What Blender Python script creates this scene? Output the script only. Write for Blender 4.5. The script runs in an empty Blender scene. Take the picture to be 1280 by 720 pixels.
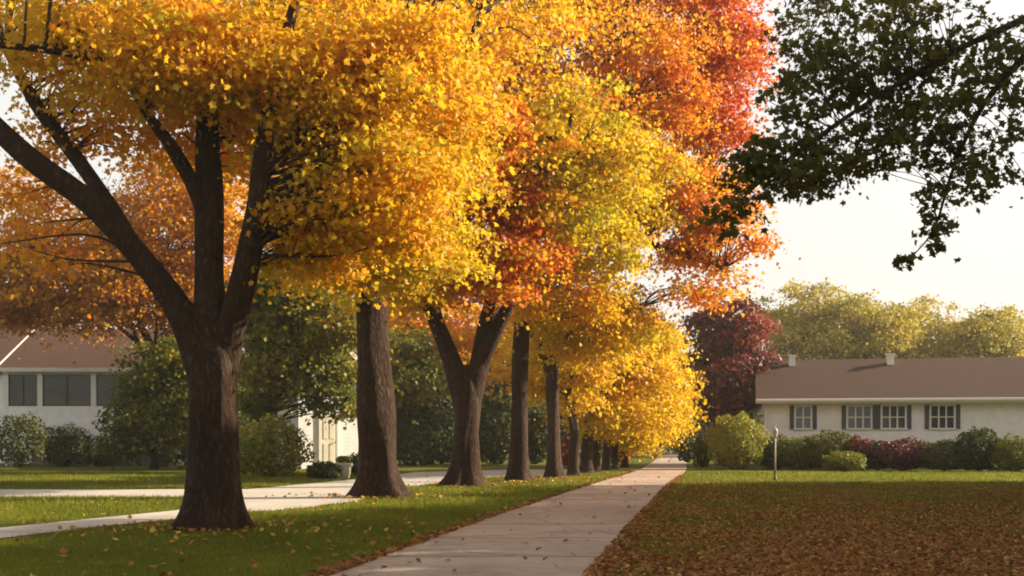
import bpy, math, random
import numpy as np
from mathutils import Vector

SC = bpy.context.scene
COL = SC.collection
F, CX, HZ, EYE = 1500.0, 640.0, 550.0, 1.2        # focal length / principal point / horizon (px of a 1280 wide frame), eye height
PI = math.pi


def gp(px, py):
    """ground point seen at a pixel of the photograph"""
    y = EYE * F / (py - HZ)
    return ((px - CX) / F * y, y)


def at(px, py, Y):
    return np.array(((px - CX) / F * Y, Y, EYE + (HZ - py) / F * Y))


# ------------------------------------------------------------------ object helpers
def tag(o, label=None, cat=None, group=None, kind=None):
    if label: o['label'] = label
    if cat: o['category'] = cat
    if group: o['group'] = group
    if kind: o['kind'] = kind
    return o


def empty(name, loc, label, cat, group=None, rz=0.0):
    o = bpy.data.objects.new(name, None)
    COL.objects.link(o)
    o.location = loc
    o.rotation_euler = (0, 0, rz)
    o.empty_display_size = 0.3
    return tag(o, label, cat, group)


def link(name, me, mats, parent=None):
    o = bpy.data.objects.new(name, me)
    COL.objects.link(o)
    for m in (mats if isinstance(mats, (list, tuple)) else [mats]):
        if m is not None and len(me.materials) < 8:
            me.materials.append(m)
    if parent is not None:
        o.parent = parent
    return o


def copy_thing(root, loc, label, rz=0.0, sc=1.0, group=None):
    r = root.copy(); COL.objects.link(r)
    r.location = loc; r.rotation_euler = (0, 0, rz); r.scale = (sc, sc, sc)
    r['label'] = label
    if group: r['group'] = group
    for ch in list(root.children):
        c = ch.copy(); COL.objects.link(c); c.parent = r
        for g in list(ch.children):
            d = g.copy(); COL.objects.link(d); d.parent = c
    return r


class MB:
    """collects polygons and links them as one mesh"""
    def __init__(self):
        self.v, self.f, self.m = [], [], []

    def add(self, v, f, mi=0):
        b = len(self.v)
        self.v += [tuple(map(float, p)) for p in v]
        self.f += [tuple(b + i for i in q) for q in f]
        self.m += [mi] * len(f)
        return self

    def box(self, x0, x1, y0, y1, z0, z1, mi=0):
        v = [(x0, y0, z0), (x1, y0, z0), (x1, y1, z0), (x0, y1, z0), (x0, y0, z1), (x1, y0, z1), (x1, y1, z1), (x0, y1, z1)]
        f = [(0, 3, 2, 1), (4, 5, 6, 7), (0, 1, 5, 4), (1, 2, 6, 5), (2, 3, 7, 6), (3, 0, 4, 7)]
        return self.add(v, f, mi)

    def prism(self, pts, y0, y1, mi=0):
        """polygon in the xz plane, extruded along y"""
        n = len(pts)
        v = [(x, y0, z) for x, z in pts] + [(x, y1, z) for x, z in pts]
        f = [tuple(range(n)), tuple(range(2 * n - 1, n - 1, -1))]
        f += [(i, i + n, (i + 1) % n + n, (i + 1) % n) for i in range(n)]
        return self.add(v, f, mi)

    def prism_x(self, pts, x0, x1, mi=0):
        """polygon in the yz plane, extruded along x"""
        n = len(pts)
        v = [(x0, y, z) for y, z in pts] + [(x1, y, z) for y, z in pts]
        f = [tuple(range(n - 1, -1, -1)), tuple(range(n, 2 * n))]
        f += [(i, (i + 1) % n, (i + 1) % n + n, i + n) for i in range(n)]
        return self.add(v, f, mi)

    def lathe(self, prof, c=(0, 0), n=16, mi=0):
        v, f = [], []
        for r, z in prof:
            for k in range(n):
                a = 2 * PI * k / n
                v.append((c[0] + r * math.cos(a), c[1] + r * math.sin(a), z))
        for i in range(len(prof) - 1):
            for k in range(n):
                f.append((i * n + k, i * n + (k + 1) % n, (i + 1) * n + (k + 1) % n, (i + 1) * n + k))
        f.append(tuple(range(n - 1, -1, -1)))
        f.append(tuple((len(prof) - 1) * n + k for k in range(n)))
        return self.add(v, f, mi)

    def build(self, name, mats, parent=None, smooth=False, bevel=0.0):
        me = bpy.data.meshes.new(name)
        me.from_pydata(self.v, [], self.f)
        me.update()
        for p, mi in zip(me.polygons, self.m):
            p.material_index = mi
            p.use_smooth = smooth
        o = link(name, me, mats, parent)
        if bevel:
            b = o.modifiers.new('bevel', 'BEVEL'); b.width = bevel; b.segments = 2; b.limit_method = 'ANGLE'
        return o


# ------------------------------------------------------------------ materials
def mat(name):
    m = bpy.data.materials.new(name)
    m.use_nodes = True
    nt = m.node_tree
    for n in list(nt.nodes): nt.nodes.remove(n)
    out = nt.nodes.new('ShaderNodeOutputMaterial')
    return m, nt, out


def N(nt, t, **kw):
    n = nt.nodes.new(t)
    for k, v in kw.items():
        if k.startswith('i_'):
            n.inputs[k[2:].replace('_', ' ')].default_value = v
        else:
            setattr(n, k, v)
    return n


def ramp(nt, fac, stops, interp='LINEAR'):
    r = nt.nodes.new('ShaderNodeValToRGB')
    r.color_ramp.interpolation = interp
    el = r.color_ramp.elements
    while len(el) < len(stops): el.new(0.5)
    for e, (p, c) in zip(el, stops):
        e.position = p; e.color = (*c, 1)
    nt.links.new(fac, r.inputs[0])
    return r.outputs[0]


def math_n(nt, op, a, b=None, c=None, clamp=False):
    n = nt.nodes.new('ShaderNodeMath'); n.operation = op; n.use_clamp = clamp
    for i, v in enumerate((a, b, c)):
        if v is None: continue
        if isinstance(v, (int, float)): n.inputs[i].default_value = v
        else: nt.links.new(v, n.inputs[i])
    return n.outputs[0]


def leaf_mat(name, stops, trans=0.45, rough=0.5, tr_gain=1.0, spec=0.25):
    """thin leaves: diffuse + translucent, colour from each leaf's own tint"""
    m, nt, out = mat(name)
    a = N(nt, 'ShaderNodeAttribute', attribute_name='tint')
    col = ramp(nt, a.outputs['Fac'], stops)
    p = N(nt, 'ShaderNodeBsdfPrincipled', i_Roughness=rough)
    p.inputs['Specular IOR Level'].default_value = spec
    nt.links.new(col, p.inputs['Base Color'])
    t = N(nt, 'ShaderNodeBsdfTranslucent')
    g = N(nt, 'ShaderNodeVectorMath', operation='SCALE')
    g.inputs['Scale'].default_value = tr_gain
    nt.links.new(col, g.inputs[0])
    nt.links.new(g.outputs[0], t.inputs['Color'])
    mx = N(nt, 'ShaderNodeMixShader'); mx.inputs[0].default_value = trans
    nt.links.new(p.outputs[0], mx.inputs[1]); nt.links.new(t.outputs[0], mx.inputs[2])
    nt.links.new(mx.outputs[0], out.inputs[0])
    return m


def bark_mat(name, c1, c2, c3, scale=1.0):
    m, nt, out = mat(name)
    tc = N(nt, 'ShaderNodeTexCoord')
    wv = N(nt, 'ShaderNodeTexNoise', i_Scale=2.2, i_Detail=3.0); nt.links.new(tc.outputs['Object'], wv.inputs['Vector'])
    wm = N(nt, 'ShaderNodeMixRGB', blend_type='ADD'); wm.inputs[0].default_value = .22
    nt.links.new(tc.outputs['Object'], wm.inputs[1]); nt.links.new(wv.outputs['Color'], wm.inputs[2])
    mp = N(nt, 'ShaderNodeMapping'); mp.inputs['Scale'].default_value = (9 * scale, 9 * scale, 3.0 * scale)
    nt.links.new(wm.outputs[0], mp.inputs[0])
    n1 = N(nt, 'ShaderNodeTexNoise', i_Scale=2.2, i_Detail=8.0, i_Roughness=0.7, i_Distortion=0.4)
    nt.links.new(mp.outputs[0], n1.inputs['Vector'])
    v = N(nt, 'ShaderNodeTexVoronoi', feature='DISTANCE_TO_EDGE', i_Scale=1.5, i_Randomness=1.0)
    nt.links.new(mp.outputs[0], v.inputs['Vector'])
    n2 = N(nt, 'ShaderNodeTexNoise', i_Scale=1.1, i_Detail=4.0)
    nt.links.new(tc.outputs['Object'], n2.inputs['Vector'])
    f = math_n(nt, 'MULTIPLY_ADD', n2.outputs['Fac'], 0.25, math_n(nt, 'ADD', math_n(nt, 'MULTIPLY', n1.outputs['Fac'], 0.5), math_n(nt, 'MULTIPLY', v.outputs['Distance'], 0.5)))
    col = ramp(nt, f, [(0.28, c1), (0.55, c2), (0.80, c3)])
    n4 = N(nt, 'ShaderNodeTexNoise', i_Scale=2.6, i_Detail=6.0, i_Roughness=.7); nt.links.new(tc.outputs['Object'], n4.inputs['Vector'])
    lm = N(nt, 'ShaderNodeMixRGB'); lm.inputs[2].default_value = (.060, .058, .038, 1)          # lichen
    nt.links.new(ramp(nt, n4.outputs['Fac'], [(.56, (0, 0, 0)), (.68, (.6, .6, .6))]), lm.inputs[0]); nt.links.new(col, lm.inputs[1])
    p = N(nt, 'ShaderNodeBsdfPrincipled', i_Roughness=0.9)
    p.inputs['Specular IOR Level'].default_value = 0.2
    nt.links.new(lm.outputs[0], p.inputs['Base Color'])
    h = math_n(nt, 'ADD', math_n(nt, 'MULTIPLY', v.outputs['Distance'], 0.8), math_n(nt, 'MULTIPLY', n1.outputs['Fac'], 0.9))
    b = N(nt, 'ShaderNodeBump', i_Strength=1.0, i_Distance=0.05)
    nt.links.new(h, b.inputs['Height']); nt.links.new(b.outputs[0], p.inputs['Normal'])
    nt.links.new(p.outputs[0], out.inputs[0])
    return m


def surf(name, stops, scale=4.0, detail=5.0, rough=0.7, bump=0.0, bscale=None, spec=0.3, coords='Object', stretch=None, metal=0.0):
    m, nt, out = mat(name)
    tc = N(nt, 'ShaderNodeTexCoord')
    vec = tc.outputs[coords]
    if stretch:
        mp = N(nt, 'ShaderNodeMapping'); mp.inputs['Scale'].default_value = stretch
        nt.links.new(vec, mp.inputs[0]); vec = mp.outputs[0]
    n1 = N(nt, 'ShaderNodeTexNoise', i_Scale=scale, i_Detail=detail, i_Roughness=0.6)
    nt.links.new(vec, n1.inputs['Vector'])
    p = N(nt, 'ShaderNodeBsdfPrincipled', i_Roughness=rough, i_Metallic=metal)
    p.inputs['Specular IOR Level'].default_value = spec
    nt.links.new(ramp(nt, n1.outputs['Fac'], stops), p.inputs['Base Color'])
    if bump:
        n2 = N(nt, 'ShaderNodeTexNoise', i_Scale=bscale or scale * 6, i_Detail=4.0)
        nt.links.new(vec, n2.inputs['Vector'])
        b = N(nt, 'ShaderNodeBump', i_Strength=bump, i_Distance=0.02)
        nt.links.new(n2.outputs['Fac'], b.inputs['Height']); nt.links.new(b.outputs[0], p.inputs['Normal'])
    nt.links.new(p.outputs[0], out.inputs[0])
    return m


MAPLE = [(0.0, (0.34, 0.34, 0.02)), (0.2, (0.64, 0.46, 0.02)), (0.4, (0.72, 0.38, 0.016)), (0.58, (0.68, 0.25, 0.016)),
         (0.76, (0.60, 0.14, 0.016)), (0.9, (0.52, 0.07, 0.018)), (1.0, (0.38, 0.04, 0.02))]
M_maple = leaf_mat('maple leaves', MAPLE, 0.56, 0.45, 1.08)
M_dusk = leaf_mat('dusky orange leaves', [(0.0, (0.62, 0.38, 0.02)), (0.35, (0.56, 0.26, 0.016)), (0.65, (0.44, 0.16, 0.013)), (1.0, (0.26, 0.08, 0.010))], 0.52, 0.5, 1.2)
GREEN = [(0.0, (0.030, 0.045, 0.009)), (0.45, (0.075, 0.092, 0.012)), (0.75, (0.17, 0.19, 0.022)), (1.0, (0.34, 0.26, 0.024))]
M_green = leaf_mat('green leaves', GREEN, 0.4, 0.5)
M_dark = leaf_mat('dark oak leaves', [(0.0, (0.060, 0.068, 0.016)), (0.6, (0.10, 0.10, 0.020)), (1.0, (0.19, 0.15, 0.03))], 0.48, 0.6, 1.1, 0.1)
M_burg = leaf_mat('burgundy leaves', [(0.0, (0.075, 0.026, 0.024)), (0.5, (0.19, 0.05, 0.036)), (0.8, (0.34, 0.07, 0.04)), (1.0, (0.48, 0.10, 0.04))], 0.42, 0.5)
M_hedge = leaf_mat('hedge leaves', [(0.0, (0.022, 0.032, 0.007)), (0.5, (0.056, 0.070, 0.011)), (1.0, (0.13, 0.13, 0.018))], 0.35, 0.55)
M_olive = leaf_mat('olive yellow leaves', [(0.0, (0.12, 0.14, 0.018)), (0.5, (0.28, 0.27, 0.03)), (1.0, (0.55, 0.42, 0.06))], 0.4, 0.5)
M_litter = leaf_mat('fallen leaves', [(0.0, (0.14, 0.05, 0.015)), (0.4, (0.24, 0.092, 0.024)), (0.7, (0.36, 0.155, 0.042)), (0.88, (0.44, 0.25, 0.07)), (1.0, (0.60, 0.40, 0.07))], 0.2, 0.6)
M_blade = leaf_mat('grass blades', [(0.0, (0.07, 0.085, 0.006)), (0.5, (0.16, 0.18, 0.012)), (0.85, (0.25, 0.24, 0.02)), (1.0, (0.36, 0.26, 0.05))], 0.45, 0.5, 1.2, 0.2)
M_bark = bark_mat('maple bark', (0.013, 0.0065, 0.004), (0.054, 0.029, 0.017), (0.19, 0.115, 0.072))
M_barkl = bark_mat('pale bark', (0.022, 0.012, 0.008), (0.075, 0.043, 0.027), (0.20, 0.13, 0.09))
M_twig = surf('twigs', [(0.3, (0.018, 0.011, 0.008)), (0.7, (0.045, 0.028, 0.02))], 6, rough=0.9)

# ------------------------------------------------------------------ leaves
LOBED_V = np.array([(0, 0.42, -0.05), (0, 0, 0), (0.34, 0.06, 0.03), (0.27, 0.27, 0), (0.62, 0.50, 0.10), (0.25, 0.58, 0.02), (0, 1.0, -0.04),
                    (-0.25, 0.58, 0.02), (-0.62, 0.50, 0.10), (-0.27, 0.27, 0), (-0.34, 0.06, 0.03)])
LOBED_F = [(0, i, i + 1) for i in range(1, 10)] + [(0, 10, 1)]
FOLD_V = np.array([(0, 0, 0), (0.46, 0.42, 0.12), (0, 1.0, -0.03), (-0.46, 0.42, 0.12)])
FOLD_F = [(0, 1, 2), (0, 2, 3)]


def unit(a):
    return a / np.maximum(np.linalg.norm(a, axis=-1, keepdims=True), 1e-9)


def leaf_arrays(pos, size, tint, rng, nbias, lobed=False, droop=0.5):
    """pos (N,3), nbias (N,3): what the leaf face tends to look at"""
    n = len(pos)
    nor = unit(nbias + rng.normal(size=(n, 3)) * 0.75)
    tip = rng.normal(size=(n, 3)); tip[:, 2] -= droop
    tip = unit(tip - nor * np.sum(tip * nor, 1, keepdims=True))
    side = np.cross(tip, nor)
    V, Fc = (LOBED_V, LOBED_F) if lobed else (FOLD_V, FOLD_F)
    R = np.stack([side, tip, nor], 1)                       # rows
    v = np.einsum('kj,njc->nkc', V - np.array((0, 0.4, 0)), R) * size[:, None, None] + pos[:, None, :]
    k = len(V)
    f = (np.arange(n)[:, None, None] * k + np.array(Fc)[None]).reshape(-1, 3)
    return v.reshape(-1, 3), f, np.repeat(tint, k)


def big_mesh(name, v, f, tint=None, mi=None):
    me = bpy.data.meshes.new(name)
    f = np.asarray(f, dtype=np.int32)
    k = f.shape[1]
    me.vertices.add(len(v)); me.loops.add(f.size); me.polygons.add(len(f))
    me.vertices.foreach_set('co', np.ascontiguousarray(v, dtype=np.float32).ravel())
    me.loops.foreach_set('vertex_index', f.ravel())
    me.polygons.foreach_set('loop_start', np.arange(0, f.size, k, dtype=np.int32))
    if mi is not None: me.polygons.foreach_set('material_index', np.asarray(mi, dtype=np.int32))
    me.update(calc_edges=True)
    if tint is not None:
        a = me.attributes.new('tint', 'FLOAT', 'POINT')
        a.data.foreach_set('value', np.ascontiguousarray(tint, dtype=np.float32))
    return me


# ------------------------------------------------------------------ tubes
def spline(pts, sub=5):
    P = np.array(pts, float)
    if len(P) < 3:
        t = np.linspace(0, 1, sub * (len(P) - 1) + 1)[:, None]
        return P[0] * (1 - t) + P[-1] * t
    Q = np.vstack([2 * P[0] - P[1], P, 2 * P[-1] - P[-2]])
    out = []
    for i in range(1, len(Q) - 2):
        for t in np.linspace(0, 1, sub, endpoint=False):
            a, b, c, d = Q[i - 1], Q[i], Q[i + 1], Q[i + 2]
            out.append(0.5 * (2 * b + (c - a) * t + (2 * a - 5 * b + 4 * c - d) * t * t + (3 * b - a - 3 * c + d) * t ** 3))
    out.append(P[-1])
    return np.array(out)


def tube(pts, rad, n=10, rng=None, rough=0.0, flare=None, sub=5):
    """pts: control points (x,y,z), rad: radii at them -> verts, quads.  flare=(height, gain, lobes)"""
    C = spline([tuple(p) + (r,) for p, r in zip(pts, rad)], sub)
    c, r = C[:, :3], np.maximum(C[:, 3], 0.003)
    m = len(c)
    T = unit(np.gradient(c, axis=0))
    ref = np.array((0.0, 1.0, 0.0)) if abs(T[0][1]) < 0.9 else np.array((1.0, 0, 0))
    ang = np.arange(n) * 2 * PI / n
    ph = rng.uniform(0, 6.28, 8) if rng is not None else np.zeros(8)
    v = np.zeros((m, n, 3))
    for i in range(m):
        a = unit(np.cross(T[i], ref)); b = np.cross(a, T[i])
        rr = np.full(n, r[i])
        if rough:
            z = c[i][2]
            rr = rr * (1 + rough * (0.5 * np.sin(3 * ang + ph[0] + 0.9 * z) + 0.35 * np.sin(5 * ang + ph[1] - 1.7 * z) + 0.35 * np.sin(9 * ang + ph[2] + 2.3 * z)
                                    + 0.25 * np.sin(14 * ang + ph[4] - 1.1 * z)) + rough * 0.5 * math.sin(2.1 * z + ph[3]))
        if flare:
            h, g, k = flare
            e = math.exp(-max(c[i][2], 0) / h)
            rr = rr * (1 + g * e * (0.62 + 0.38 * np.sin(k * ang + ph[5]) + 0.25 * np.sin((k + 2) * ang + ph[6])))
        v[i] = c[i] + np.cos(ang)[:, None] * a * rr[:, None] + np.sin(ang)[:, None] * b * rr[:, None]
    idx = np.arange(m * n).reshape(m, n)
    q = np.stack([idx[1:], np.roll(idx[1:], -1, 1), np.roll(idx[:-1], -1, 1), idx[:-1]], -1).reshape(-1, 4)
    return v.reshape(-1, 3), q, c, r


def tube_object(name, vq_list, m, parent):
    vs, qs, b = [], [], 0
    for v, q in vq_list:
        vs.append(v); qs.append(q + b); b += len(v)
    me = big_mesh(name, np.vstack(vs), np.vstack(qs))
    me.polygons.foreach_set('use_smooth', np.ones(len(me.polygons), dtype=bool))
    return link(name, me, m, parent)


# ------------------------------------------------------------------ trees
def make_tree(name, label, base, trunk, limbs, lobes, leaf=0.13, m_leaf=None, m_bark=None, seed=1, group=None, lobed=False, flare=(0.35, 0.8, 5),
              twig_r=0.035, sides=22, limb_parts=True, cat='tree', leaf_nbias=0.55, rough=0.10, dense=1.0, below=1.4, flat=.36):
    """trunk: [(p, r)...] world points; limbs: list of the same; lobes: [(centre, radii, clusters, leaves each, tint, tint spread, cluster radius)]"""
    rng = np.random.default_rng(seed)
    base = np.array((base[0], base[1], 0.0))
    root = empty(name, base, label, cat, group)
    loc = lambda L: [np.array(p) - base for p, _ in L]
    v, q, tc, tr = tube(loc(trunk), [r for _, r in trunk], sides, rng, rough, flare, 8)
    tube_object('trunk', [(v, q)], m_bark, root)
    sk = [tc[len(tc) // 3:]]
    sk_r = [tr[len(tr) // 3:]]
    lv = []
    for L in limbs:
        C_ = np.array(loc(L)); R_ = np.array([r for _, r in L])
        C_[4:] += rng.normal(size=C_[4:].shape) * R_[4:, None] * .25
        v, q, c, r = tube(C_, R_, max(8, sides // 2), rng, rough * 0.9, None, 6)
        if limb_parts: tube_object('limb', [(v, q)], m_bark, root)
        else: lv.append((v, q))
        sk.append(c[3:]); sk_r.append(r[3:])
    if lv: tube_object('limbs', lv, m_bark, root)
    S = np.vstack(sk); SR = np.concatenate(sk_r)
    V, Q, TI, MI, off = [], [], [], [], 0
    for (cen, rad, ncl, nlf, tint, spread, cr) in lobes:
        cen = np.array(cen) - base; rad = np.array(rad)
        d = unit(rng.normal(size=(ncl, 3)))
        u = rng.random(ncl) ** (1 / 2.6)
        cc = cen + d * u[:, None] * rad
        ctint = tint + rng.normal(size=ncl) * spread
        for i in range(ncl):
            # a twig from the nearest wood below
            dist = np.linalg.norm(S - cc[i], axis=1) + below * np.maximum(S[:, 2] - cc[i][2] + 0.2, 0)
            j = int(np.argmin(dist)); s = S[j]
            mid = (s + cc[i]) / 2 + np.array((0, 0, 0.12 * np.linalg.norm(s - cc[i]))) + rng.normal(size=3) * 0.08 * np.linalg.norm(s - cc[i])
            L = np.linalg.norm(s - cc[i])
            r0 = min(twig_r * (0.5 + 0.35 * L), SR[j] * 0.6, 0.034)
            tv, tq, _, _ = tube([s, mid, cc[i]], [r0, r0 * 0.55, r0 * 0.18], 5, None, 0, None, 3)
            tri = np.vstack([tq[:, [0, 1, 2]], tq[:, [0, 2, 3]]])
            V.append(tv); Q.append(tri + off); off += len(tv)
            TI.append(np.zeros(len(tv))); MI.append(np.ones(len(tri), int))
            k = max(3, int(nlf * dense * rng.uniform(0.55, 1.35)))
            w = cr * rng.uniform(0.7, 1.3)
            g = rng.normal(size=(k, 3)) * np.array((w * 1.15, w * 1.15, w * flat)) * 0.62
            g[:, 2] -= (g[:, 0] ** 2 + g[:, 1] ** 2) * .22 / w
            pos = cc[i] + g
            nb = unit(pos - cen) * leaf_nbias + np.array((0, 0, 0.45))
            ti = np.clip(ctint[i] + rng.normal(size=k) * 0.07, 0, 1)
            lvv, lff, ltt = leaf_arrays(pos, leaf * rng.uniform(0.45, 1.45, k), ti, rng, nb, lobed)
            V.append(lvv); Q.append(lff + off); off += len(lvv); TI.append(ltt); MI.append(np.zeros(len(lff), int))
    me = big_mesh('crown', np.vstack(V), np.vstack(Q), np.concatenate(TI), np.concatenate(MI))
    link('crown', me, [m_leaf, M_twig], root)
    return root


def pts(lst):
    """[(px, py, Y, radius_px)] -> [(point, radius)]"""
    return [(at(px, py, Y), r / F * Y) for px, py, Y, r in lst]


def lobe(px, py, Y, rx, ry, rz, ncl, nlf, tint, spread=0.08, cr=0.6):
    return (at(px, py, Y), (rx, ry, rz), ncl, nlf, tint, spread, cr)


ROW = 'maples lining the sidewalk'
# --- the big many-stemmed maple
Y = 16.07
make_tree('maple_tree', 'largest trunk, dividing low into several thick stems, yellow orange leaves, nearest the camera', gp(265, 662),
    pts([(265, 665, Y, 33), (266, 640, Y, 32), (267, 590, Y, 30.5), (267, 520, Y, 30), (267, 470, Y, 30.5), (267, 445, Y, 29), (267, 425, Y, 22), (266, 410, Y, 12), (266, 402, Y, 4)]),
    [pts([(262, 515, Y, 18), (254, 455, Y, 22), (226, 390, Y, 18), (180, 327, Y - .2, 15.5), (110, 260, Y - .5, 14.5), (30, 192, Y - .9, 13.5), (-60, 107, Y - 1.4, 11), (-160, 10, Y - 2, 8)]),
     pts([(168, 312, Y - .2, 11), (140, 262, Y, 10), (90, 190, Y + .3, 9), (45, 130, Y + .5, 8), (10, 60, Y + .8, 6)]),
     pts([(266, 480, Y, 20), (263, 410, Y + .05, 22), (261, 330, Y + .15, 18), (261, 240, Y + .2, 16.5), (262, 140, Y + .3, 14), (268, 30, Y + .5, 11), (275, -90, Y + .6, 7)]),
     pts([(253, 262, Y + .1, 10), (238, 225, Y, 9.5), (212, 180, Y - .2, 8), (188, 148, Y - .4, 6), (160, 100, Y - .6, 4)]),
     pts([(272, 515, Y, 18), (280, 450, Y, 20), (292, 398, Y - .1, 18), (308, 330, Y - .2, 15.5), (320, 260, Y - .3, 14), (328, 200, Y - .4, 12), (343, 110, Y - .5, 9), (368, 0, Y - .6, 6)]),
     pts([(264, 150, Y + .2, 7), (225, 105, Y - .3, 5.5), (150, 82, Y - .8, 5), (70, 64, Y - 1.1, 4.5), (-10, 56, Y - 1.4, 4)]),
     pts([(324, 215, Y - .4, 8), (390, 150, Y - .3, 6.5), (450, 110, Y, 5), (520, 60, Y + .4, 3.5)])],
    [lobe(415, 140, 16.4, 1.1, 1.5, .75, 40, 105, .28, .07, .42),
     lobe(490, 235, 15.8, .85, 1.0, .85, 34, 110, .30, .07, .38),
     lobe(385, 290, 16.4, .65, .9, .55, 20, 100, .36, .07, .36),
     lobe(530, 120, 16.6, .9, 1.2, 1.0, 32, 105, .34, .08, .42),
     lobe(235, 70, 15.0, .9, 1.0, .4, 16, 90, .28, .08, .4),
     lobe(255, -215, 17.5, 6.2, 5.5, 3.4, 120, 75, .28, .09, .8),
     lobe(440, 190, 16.8, 1.3, 1.5, 1.4, 44, 105, .34, .07, .42),
     lobe(345, 75, 17.4, 1.7, 1.8, .8, 38, 100, .28, .08, .45),
     lobe(400, 60, 15.6, 1.9, 1.4, .9, 60, 115, .36, .07, .42),
     lobe(90, 50, 16.0, 2.0, 1.5, .75, 44, 100, .30, .08, .42),
     lobe(215, 60, 15.2, 1.3, 1.2, .7, 42, 110, .38, .08, .4),
     lobe(40, 280, 16.6, .9, .9, .8, 9, 45, .52, .1, .4),
     lobe(120, 165, 17.2, 1.3, 1.0, .6, 18, 60, .45, .08, .4),
     lobe(290, 170, 17.6, 1.0, 1.0, .6, 26, 80, .5, .08, .42)],
    leaf=0.072, dense=2.25, m_leaf=M_maple, m_bark=M_bark, seed=11, group=ROW, lobed=True, twig_r=.022, flare=(0.30, 0.75, 5), sides=30, rough=.09)

# --- straight trunk
Y = 25.0
make_tree('maple_tree', 'straight unforked trunk with wide flaring foot, yellow leaves, second along the sidewalk', gp(473, 622),
    pts([(474, 624, Y, 25), (473, 605, Y, 24), (471, 560, Y, 22.5), (468, 480, Y, 21.5), (465, 400, Y, 20), (463, 320, Y, 19), (465, 200, Y, 17), (468, 40, Y, 13), (470, -120, Y, 7)]),
    [pts([(463, 330, Y, 11), (430, 250, Y - .5, 9), (380, 150, Y - 1, 7), (330, 40, Y - 1.4, 4)]),
     pts([(464, 300, Y, 11), (510, 230, Y - .8, 9), (560, 130, Y - 1.3, 7), (600, 20, Y - 1.6, 4)]),
     pts([(465, 220, Y, 9), (440, 120, Y + 1, 7), (430, 0, Y + 1.6, 4)])],
    [lobe(480, -60, 25, 4.4, 3.8, 3.6, 150, 85, .30, .08, .75),
     lobe(470, 170, 24, 2.2, 2.2, 2.4, 125, 95, .25, .06, .5),
     lobe(525, 110, 23.6, .9, 1.2, 1.3, 24, 95, .48, .12, .42),
     lobe(430, 330, 23.5, .9, 1.0, .5, 18, 90, .26, .06, .4),
     lobe(500, 300, 23.2, 1.5, 1.3, .95, 42, 90, .24, .06, .45),
     lobe(400, 260, 24.5, 1.3, 1.3, 1.5, 44, 85, .33, .08, .5)],
    leaf=0.088, dense=2.3, lobed=True, m_leaf=M_maple, m_bark=M_bark, seed=22, group=ROW, flare=(0.34, 0.95, 5), sides=26)

# --- forked trunk with red lower leaves
Y = 31.0
make_tree('maple_tree', 'trunk forking into a wide Y, with red orange leaves hanging over the fork', gp(583, 608),
    pts([(581, 610, Y, 17.5), (582, 590, Y, 17), (583, 540, Y, 16), (584, 495, Y, 16.5), (584, 478, Y, 14.5), (584, 462, Y, 8), (584, 456, Y, 3)]),
    [pts([(583, 535, Y, 8), (575, 485, Y, 13), (558, 435, Y, 11), (541, 388, Y, 10), (528, 320, Y, 9), (505, 200, Y, 7), (490, 60, Y, 4)]),
     pts([(585, 535, Y, 8), (593, 485, Y, 13), (604, 430, Y, 11.5), (620, 360, Y, 10.5), (625, 290, Y, 9), (640, 150, Y, 7), (650, 0, Y, 4)]),
     pts([(587, 500, Y, 6), (598, 460, Y, 10), (618, 415, Y - .3, 9), (640, 370, Y - .5, 8), (668, 300, Y - .8, 6), (710, 220, Y - 1, 4)])],
    [lobe(600, -10, 31, 4.6, 4, 4.2, 150, 80, .52, .10, .8),
     lobe(590, 250, 29.2, 2.0, 1.6, 2.4, 84, 85, .60, .16, .5),
     lobe(615, 330, 29.5, 2.0, 1.6, .9, 44, 80, .66, .17, .5),
     lobe(705, 190, 29.5, 2.0, 1.8, 2.3, 96, 90, .20, .07, .5),
     lobe(578, 165, 27.6, 1.2, 1.3, 2.0, 64, 90, .60, .12, .45),
     lobe(515, 350, 30.5, 1.3, 1.3, .9, 34, 70, .36, .1, .5)],
    leaf=0.10, dense=2.2, lobed=True, m_leaf=M_maple, m_bark=M_bark, seed=33, group=ROW, flare=(0.34, 0.9, 6), sides=24)

# --- slender straight trunk
Y = 34.6
make_tree('maple_tree', 'slender single trunk right beside the forked maple, crown golden yellow', gp(650, 602),
    pts([(648, 604, Y, 11.5), (648, 585, Y, 11), (649, 520, Y, 10.3), (650, 450, Y, 10), (653, 390, Y, 9.5), (658, 300, Y, 10), (668, 150, Y, 8), (680, 0, Y, 5)]),
    [pts([(652, 400, Y, 6), (690, 330, Y - .6, 5.5), (740, 240, Y - 1, 4.5), (790, 130, Y - 1.4, 3)]),
     pts([(660, 280, Y, 6), (720, 180, Y - .5, 5), (760, 60, Y - 1, 3)])],
    [lobe(720, 30, 35, 4.2, 3.6, 4.2, 150, 75, .50, .12, .8),
     lobe(745, 230, 33.5, 2.4, 2.0, 2.6, 130, 85, .20, .07, .55),
     lobe(700, 360, 34, 1.8, 1.6, 1.0, 50, 75, .34, .1, .5),
     lobe(800, 110, 33.8, 1.8, 1.6, 2.2, 70, 80, .56, .1, .55)],
    leaf=0.108, dense=2.2, m_leaf=M_maple, m_bark=M_bark, seed=44, group=ROW, flare=(0.30, 1.0, 5), sides=20)

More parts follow.
